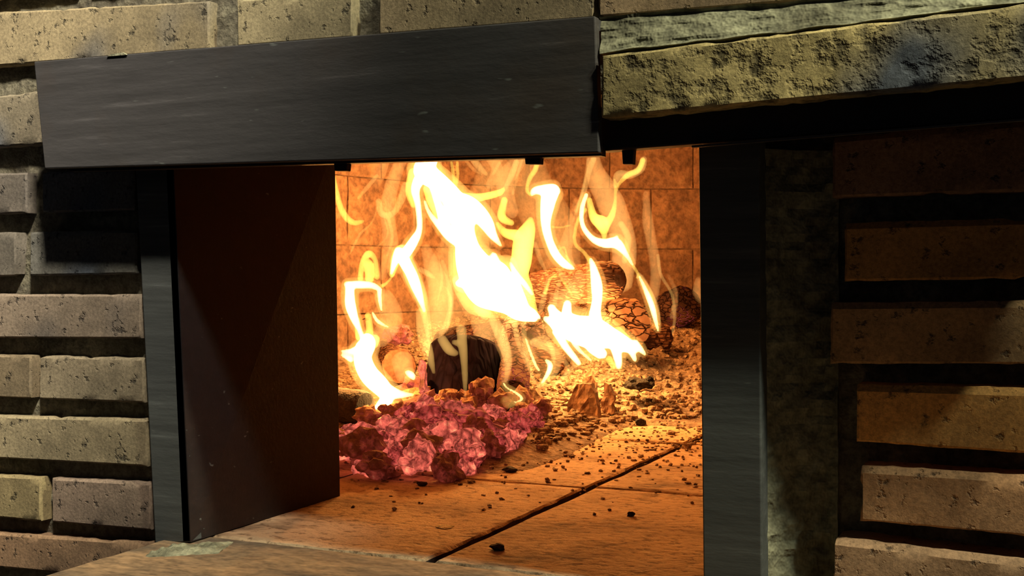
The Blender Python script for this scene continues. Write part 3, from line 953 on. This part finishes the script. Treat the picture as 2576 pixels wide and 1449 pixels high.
def tube(V, F, spine, Y, seed, flat=0.85, sides=12, minw=3.6):
    pts = catmull([(float(a), float(b), float(max(c, minw))) for a, b, c in spine], 6)
    n = len(pts); P3 = []
    for px, py, hw in pts:
        yy = Y + 0.035 * math.sin(py * 0.013 + seed) + 0.02 * math.sin(px * 0.021 + seed * 2.1)
        P3.append((at(px, py, yy), hw * (yy + 1.2) / 0.9 / FPX))
    b0 = len(V)
    for k, (p, r) in enumerate(P3):
        q0 = P3[max(0, k - 1)][0]; q1 = P3[min(n - 1, k + 1)][0]
        tg = (q1 - q0); tg = tg.normalized() if tg.length > 1e-6 else Vector((0, 0, 1))
        s = tg.cross(Vector((0, 1, 0)))
        s = s.normalized() if s.length > 1e-3 else Vector((1, 0, 0))
        d = s.cross(tg)
        wob = 1 + 0.10 * nz(p, 22, seed)
        for i in range(sides):
            th = 2 * math.pi * i / sides
            V.append(p + (s * math.cos(th) + d * math.sin(th) * flat) * r * wob)
    for k in range(n - 1):
        for i in range(sides):
            F.append((b0 + k * sides + i, b0 + k * sides + (i + 1) % sides, b0 + (k + 1) * sides + (i + 1) % sides, b0 + (k + 1) * sides + i))
    for k, sg in ((0, -1), (n - 1, 1)):
        c = P3[k][0]; q = P3[1][0] if k == 0 else P3[n - 2][0]
        tip = c + (c - q).normalized() * P3[k][1] * 0.8
        V.append(tip); ti = len(V) - 1
        for i in range(sides):
            F.append((b0 + k * sides + i, b0 + k * sides + (i + 1) % sides, ti))


def flame(name, spines, Y, m, label, parent=None, vox=0.0036, flat=0.85, minw=3.6):
    V = []; F = []
    sd = rnd.random() * 6
    for s in spines: tube(V, F, s, Y, sd, flat, minw=minw)
    o = link(name, V, F, M[m], parent)
    r = o.modifiers.new('fuse', 'REMESH'); r.mode = 'VOXEL'; r.voxel_size = vox; r.use_smooth_shade = True
    s_ = o.modifiers.new('smooth', 'SMOOTH'); s_.factor = 0.5; s_.iterations = 3
    if label: tag(o, label, 'flame', 'flames over the burning logs')
    if m == 'fl_hot' and label:
        flame('halo', [[(a, b, c * 1.35 + 6) for a, b, c in s] for s in spines], Y, 'fl_halo', None, o, 0.005, flat)
    return o


# the big white flame in the middle
f1 = flame('flame', [
    [(1090, 392, 18), (1075, 412, 26), (1069, 432, 32), (1105, 460, 26), (1135, 495, 30), (1160, 540, 36), (1170, 590, 28), (1180, 640, 38), (1205, 690, 56), (1245, 725, 62), (1285, 755, 42), (1312, 785, 24), (1348, 802, 10)],
    [(1150, 500, 20), (1190, 522, 22), (1222, 560, 20), (1240, 592, 12), (1262, 620, 4)],
    [(1062, 440, 18), (1045, 475, 14), (1052, 520, 9), (1055, 575, 9), (1040, 608, 14), (1020, 638, 15)],
    [(1085, 460, 10), (1100, 505, 12), (1112, 540, 14), (1122, 575, 16), (1150, 605, 14)],
    [(1068, 505, 5), (1078, 532, 6), (1100, 562, 9), (1132, 597, 12), (1165, 615, 14)],
    [(1230, 715, 20), (1190, 718, 14), (1150, 712, 10)],
    [(1240, 640, 10), (1262, 680, 10), (1290, 720, 12)]], 1.40, 'fl_hot', 'biggest white flame, sweeping from the top down through the middle of the fire')
flame('fringe', [
    [(1160, 500, 16), (1210, 496, 11), (1258, 484, 9), (1268, 470, 4)],
    [(1270, 500, 10), (1262, 545, 12), (1290, 562, 8)],
    [(1020, 640, 14), (1007, 630, 16), (995, 655, 14), (985, 695, 8)],
    [(1075, 470, 14), (1090, 505, 18), (1110, 550, 14)],
    [(1150, 700, 16), (1160, 725, 12), (1210, 732, 14), (1250, 760, 12)],
    [(1135, 405, 5), (1140, 440, 5), (1142, 475, 4)], [(1150, 405, 5), (1152, 440, 5), (1148, 470, 4)],
    [(1040, 430, 14), (1030, 480, 12), (1040, 520, 8)]], 1.42, 'fl_mid', None, f1)
f2 = flame('flame', [
    [(1022, 630, 12), (1015, 650, 17), (1035, 690, 16), (1050, 730, 13), (1062, 765, 8), (1068, 785, 5)],
    [(1005, 630, 14), (993, 660, 10), (984, 690, 5)]], 1.34, 'fl_hot', 'slim white flame arching down just left of the biggest one')
flame('fringe', [[(1010, 622, 16), (1035, 690, 22), (1060, 750, 18), (1072, 800, 12), (1080, 850, 9), (1090, 905, 4)]], 1.35, 'fl_soft', None, f2)
f3 = flame('flame', [
    [(868, 715, 8), (900, 716, 12), (935, 718, 10), (955, 728, 8)],
    [(880, 715, 14), (880, 745, 15), (882, 770, 15), (892, 802, 12), (905, 832, 8), (915, 856, 10)],
    [(955, 725, 8), (955, 750, 7), (960, 782, 4)],
    [(937, 785, 4), (950, 808, 6), (978, 824, 3)]], 1.20, 'fl_hot', 'hooked white flame next to the left jamb')
flame('fringe', [
    [(906, 705, 9), (912, 660, 9), (928, 638, 11), (944, 655, 8), (948, 700, 9)], [(928, 660, 14), (930, 705, 14)],
    [(960, 720, 7), (975, 710, 5), (990, 690, 5)], [(925, 790, 10), (930, 830, 12), (925, 860, 14)], [(898, 800, 8), (905, 850, 14)]], 1.21, 'fl_mid', None, f3)
f4 = flame('flame', [
    [(915, 850, 14), (922, 862, 27), (912, 900, 27), (927, 940, 28), (960, 975, 26), (975, 1000, 20), (962, 1018, 18), (944, 1045, 14), (935, 1070, 9)],
    [(905, 880, 16), (880, 884, 8), (858, 882, 4)], [(858, 893, 4), (885, 905, 10)],
    [(975, 985, 22), (1005, 992, 12), (1042, 993, 4)],
    [(1022, 935, 7), (1035, 944, 10), (1042, 955, 5)]], 1.05, 'fl_hot', 'low wide white flame pouring over the embers at the left')
flame('fringe', [[(975, 1005, 10), (985, 1020, 12), (995, 1030, 8)], [(940, 1050, 12), (930, 1082, 8)], [(935, 860, 22), (950, 850, 10)]], 1.06, 'fl_mid', None, f4)
f5 = flame('flame', [
    [(1338, 490, 6), (1345, 480, 10), (1365, 478, 14), (1392, 478, 16), (1406, 482, 8)],
    [(1385, 480, 24), (1378, 512, 19), (1373, 560, 14), (1381, 602, 11), (1398, 640, 11), (1420, 664, 11), (1444, 676, 5)]], 1.50, 'fl_hot', 'white flame shaped like a column with a flared top')
flame('fringe', [
    [(1352, 408, 8), (1346, 428, 8), (1332, 450, 7), (1326, 480, 6), (1340, 492, 5)],
    [(1388, 570, 5), (1410, 572, 4), (1436, 566, 4)], [(1400, 640, 4), (1418, 620, 3), (1428, 650, 5), (1445, 680, 4)]], 1.50, 'fl_mid', None, f5)
f6 = flame('flame', [
    [(1476, 488, 6), (1464, 525, 7), (1466, 567, 7), (1490, 600, 8), (1520, 612, 12), (1550, 612, 14), (1575, 640, 7), (1592, 668, 4)],
    [(1545, 605, 8), (1553, 595, 6)]], 1.58, 'fl_hot', 'white flame curving like a hook at the right')
flame('fringe', [
    [(1482, 500, 8), (1493, 545, 12), (1515, 563, 20), (1520, 588, 9), (1519, 606, 5)],
    [(1546, 450, 4), (1548, 500, 5), (1540, 540, 9), (1522, 570, 12)],
    [(1618, 400, 8), (1606, 428, 8), (1580, 440, 8), (1558, 462, 5), (1548, 490, 4)],
    [(1592, 668, 5), (1606, 692, 5), (1600, 700, 4)]], 1.60, 'fl_mid', None, f6)
f7 = flame('flame', [
    [(1608, 695, 4), (1622, 725, 6), (1640, 770, 8), (1650, 810, 6), (1656, 834, 3)]], 1.62, 'fl_hot', 'thin white streak of flame falling at the far right')
flame('fringe', [[(1605, 690, 8), (1630, 735, 11), (1652, 790, 9), (1658, 835, 4)]], 1.63, 'fl_soft', None, f7)
f8 = flame('flame', [
    [(1485, 650, 5), (1492, 672, 10), (1500, 710, 15), (1502, 750, 14), (1497, 790, 16), (1500, 822, 20)],
    [(1385, 770, 10), (1395, 790, 16), (1410, 810, 32), (1450, 828, 36), (1500, 840, 38), (1540, 852, 26), (1575, 868, 20), (1600, 880, 12)],
    [(1428, 760, 10), (1425, 790, 14)], [(1370, 800, 8), (1395, 815, 14)],
    [(1545, 860, 16), (1552, 890, 13), (1556, 912, 10), (1556, 926, 7)],
    [(1575, 860, 12), (1590, 888, 9), (1598, 907, 6)], [(1595, 860, 10), (1612, 880, 8), (1624, 893, 4)],
    [(1480, 850, 20), (1492, 872, 18), (1515, 892, 14), (1520, 898, 8)],
    [(1400, 830, 14), (1420, 868, 10), (1445, 900, 9), (1458, 916, 7)],
    [(1440, 850, 10), (1455, 878, 6), (1488, 908, 4)]], 1.46, 'fl_hot', 'white flame spreading in fingers over the ash at the right')
flame('fringe', [
    [(1474, 525, 6), (1452, 560, 6), (1446, 610, 6), (1470, 636, 6), (1488, 662, 8)],
    [(1420, 830, 16), (1428, 855, 12)], [(1550, 830, 12), (1575, 850, 10), (1600, 880, 8)],
    [(1370, 740, 6), (1385, 700, 5), (1400, 690, 4)], [(1530, 900, 10), (1545, 925, 8)],
    [(1405, 690, 4), (1425, 720, 5), (1440, 745, 4)]], 1.48, 'fl_mid', None, f8)
f9 = flame('flame', [
    [(1336, 548, 7), (1330, 572, 18), (1318, 605, 28), (1312, 650, 28), (1308, 690, 24), (1322, 725, 20), (1336, 765, 14), (1342, 792, 14)],
    [(1250, 560, 6), (1270, 585, 12), (1300, 592, 16)], [(1285, 650, 5), (1310, 700, 8), (1335, 735, 7), (1345, 755, 4)]], 1.44, 'fl_mid', 'cream flame standing just right of the biggest one')
flame('core', [[(1283, 660, 5), (1298, 690, 9), (1320, 715, 8), (1340, 742, 5)], [(1318, 770, 10), (1338, 792, 16), (1358, 800, 6)], [(1290, 690, 12), (1305, 735, 14), (1325, 775, 10)]], 1.44, 'fl_hot', None, f9)
f10 = flame('flame', [
    [(1265, 962, 4), (1276, 976, 4), (1300, 990, 5), (1313, 1003, 5), (1297, 1012, 4), (1264, 1014, 9), (1235, 1019, 4)]], 1.18, 'fl_hot', 'small white curl of flame at the foot of the blackened log', minw=3.2)
f11 = flame('flame', [
    [(1322, 850, 4), (1334, 885, 5), (1348, 920, 5), (1358, 934, 4)],
    [(1372, 905, 5), (1384, 918, 8), (1378, 940, 7), (1362, 965, 4)], ], 1.25, 'fl_hot', 'pair of small white flames low in the middle right', minw=3.2)
flame('fringe', [
    [(1290, 800, 9), (1305, 860, 9), (1325, 910, 8), (1350, 970, 5)], [(1340, 860, 12), (1390, 880, 14), (1400, 930, 10), (1355, 975, 6)],
    [(1400, 880, 8), (1430, 930, 8), (1400, 965, 6)]], 1.26, 'fl_soft', None, f11)
f12 = flame('flame', [
    [(1160, 825, 15), (1164, 868, 13), (1168, 915, 10), (1170, 960, 8), (1170, 1003, 4)], [(1140, 860, 8), (1162, 866, 10)]], 1.10, 'fl_soft', 'faint yellow flame hanging before the blackened log')
f13 = flame('flame', [
    [(838, 440, 7), (846, 480, 8), (856, 520, 10), (872, 548, 11), (892, 561, 9), (916, 556, 5)]], 1.30, 'fl_mid', 'thin yellow flame curling at the top of the left jamb')

# soft orange tongues behind and between the bright ones
veils = [
    ([[(870, 620, 20), (900, 520, 34), (930, 440, 40), (960, 380, 30)], [(850, 700, 14), (860, 620, 16), (862, 540, 10)]], 1.75, 'tall dim orange flame at the top left of the fire'),
    ([[(990, 620, 16), (975, 540, 22), (985, 470, 20), (1010, 400, 18)], [(960, 700, 12), (975, 640, 14), (968, 580, 10)]], 1.70, 'dim orange flame left of the biggest white one'),
    ([[(1100, 830, 30), (1110, 740, 34), (1090, 680, 26), (1070, 620, 14)], [(1080, 880, 20), (1095, 820, 20)]], 1.55, 'broad dim orange flame under the slim arching one'),
    ([[(1210, 880, 24), (1220, 820, 34), (1180, 770, 22), (1150, 740, 10)]], 1.50, 'dim orange flame above the blackened log'),
    ([[(1290, 540, 18), (1270, 460, 24), (1300, 410, 22), (1320, 370, 14)], [(1230, 470, 12), (1250, 420, 16), (1210, 380, 10)]], 1.80, 'dim orange flame at the top between the white ones'),
    ([[(1440, 700, 20), (1420, 640, 20), (1440, 560, 14), (1450, 500, 8)]], 1.80, 'dim orange flame right of the column-shaped one'),
    ([[(1560, 720, 30), (1570, 620, 32), (1540, 520, 34), (1500, 440, 26), (1490, 380, 14)]], 1.85, 'dim orange flame behind the hook-shaped one'),
    ([[(1640, 760, 14), (1650, 680, 14), (1630, 560, 14), (1625, 480, 8)], [(1690, 800, 8), (1700, 740, 8), (1680, 690, 5)]], 1.95, 'thin dim flame before the bricks at the right'),
    ([[(1745, 790, 12), (1752, 750, 14), (1756, 700, 8)]], 2.1, 'dim yellow glow of flame at the right edge of the back'),
    ([[(950, 860, 24), (985, 800, 34), (960, 740, 26)], [(1010, 900, 30), (1020, 950, 26)]], 1.12, 'dim orange flame over the brown left log'),
    ([[(1395, 760, 26), (1440, 740, 24), (1460, 690, 18)]], 1.45, 'dim orange flame licking the top log'),
    ([[(1270, 960, 12), (1275, 900, 18), (1260, 850, 20), (1265, 800, 14)]], 1.20, 'dim tan flame along the leaning log'),
]
for s, Y, lb in veils:
    flame('flame', s, Y, 'fl_veil', lb, vox=0.006, flat=0.9)
for s, Y, lb in (
        ([[(905, 760, 40), (915, 640, 60), (940, 520, 66), (965, 410, 50)]], 1.85, 'broad faint orange glow of flame at the left of the fire'),
        ([[(1130, 860, 60), (1120, 760, 66), (1150, 660, 70), (1220, 520, 60), (1250, 400, 40)]], 1.80, 'broad faint orange glow of flame behind the biggest white flame'),
        ([[(1420, 700, 40), (1400, 600, 60), (1340, 480, 60), (1330, 400, 40)]], 1.95, 'broad faint orange glow of flame behind the column-shaped one'),
        ([[(1290, 960, 30), (1320, 880, 44), (1400, 850, 44)]], 1.30, 'broad faint tan glow of flame low in the middle right')):
    flame('flame', s, Y, 'fl_glow', lb, vox=0.009, flat=0.8)
more = [
    ([[(880, 640, 4), (905, 590, 5), (935, 560, 4), (950, 520, 4)], [(950, 620, 4), (975, 590, 4), (965, 540, 4)]], 1.5, 'loose orange wisps at the upper left'),
    ([[(1100, 760, 4), (1112, 700, 5), (1104, 650, 4)], [(1125, 830, 5), (1135, 760, 6), (1120, 720, 4)]], 1.4, 'orange wisps under the biggest flame'),
    ([[(1165, 395, 5), (1190, 425, 6), (1215, 440, 4)], [(1240, 440, 5), (1260, 405, 5), (1285, 385, 4)], [(1290, 490, 5), (1305, 430, 5), (1318, 390, 4)]], 1.6, 'orange wisps at the top middle'),
    ([[(1440, 560, 4), (1460, 500, 5), (1472, 450, 5), (1480, 400, 5)], [(1570, 660, 8), (1580, 600, 10), (1560, 560, 8)]], 1.7, 'orange wisps round the hook-shaped flame'),
    ([[(952, 503, 10), (960, 538, 10), (990, 536, 9), (1010, 500, 12), (1020, 462, 10)], [(977, 550, 6), (987, 600, 6), (973, 645, 5)], [(900, 500, 5), (925, 470, 7), (950, 440, 6)]], 1.42, 'pale orange flame left of the top of the biggest one'),
    ([[(1112, 655, 6), (1128, 705, 8), (1134, 768, 9), (1126, 810, 10), (1108, 842, 8)], [(1055, 676, 7), (1075, 688, 9), (1095, 700, 4)]], 1.28, 'pale curved flame under the left of the biggest one'),
    ([[(1060, 780, 16), (1066, 850, 18), (1080, 895, 13), (1092, 940, 5)], [(1110, 850, 14), (1130, 880, 14), (1150, 890, 8)]], 1.14, 'tan flame drooping over the left of the blackened log'),
    ([[(1190, 400, 10), (1205, 420, 10), (1225, 440, 6)], [(1300, 405, 9), (1285, 445, 9), (1268, 480, 6)]], 1.55, 'pale flames crossing at the top middle'),
    ([[(1345, 610, 7), (1360, 655, 7), (1378, 690, 4)], [(1380, 695, 6), (1370, 740, 8), (1358, 790, 9)], [(1400, 675, 6), (1432, 712, 8), (1455, 750, 6), (1478, 770, 4)], [(1410, 700, 5), (1400, 735, 7), (1395, 770, 8)]], 1.36, 'pale thin flames licking before the top log'),
    ([[(1495, 395, 8), (1481, 433, 8), (1468, 485, 8), (1448, 533, 7)], [(1548, 470, 8), (1556, 440, 11), (1585, 440, 10), (1612, 424, 11), (1620, 398, 10)]], 1.60, 'pale flame bending over at the top right'),
    ([[(1316, 815, 9), (1325, 898, 7), (1348, 970, 4)], [(1329, 862, 7), (1372, 850, 8), (1392, 898, 8), (1374, 950, 8), (1348, 982, 4)], [(1394, 852, 8), (1425, 880, 8), (1455, 912, 7)], [(1452, 915, 7), (1420, 945, 7), (1390, 976, 4)]], 1.22, 'tan looping flames low before the small burnt log'),
    ([[(1240, 800, 16), (1262, 850, 16), (1278, 910, 12), (1272, 960, 6)], [(1200, 770, 16), (1225, 790, 18)]], 1.18, 'tan flame before the leaning log'),
    ([[(1655, 640, 5), (1662, 690, 5), (1690, 740, 5), (1700, 800, 4)], [(1690, 850, 4), (1697, 800, 5), (1690, 770, 4)]], 1.9, 'orange wisps before the right bricks'),
]
for s, Y, lb in more:
    flame('flame', s, Y, 'fl_soft', lb, vox=0.0036)

# light given off by the flames, from inside their white hearts
FC = (1.0, 0.35, 0.065)
for px, py, Y, e in ((1170, 560, 1.40, 19), (1520, 612, 1.58, 5), (922, 880, 1.05, 10), (1378, 520, 1.50, 8), (1495, 830, 1.46, 5)):
    lamp('flame_light', 'POINT', at(px, py, Y), e, FC, 0.012)
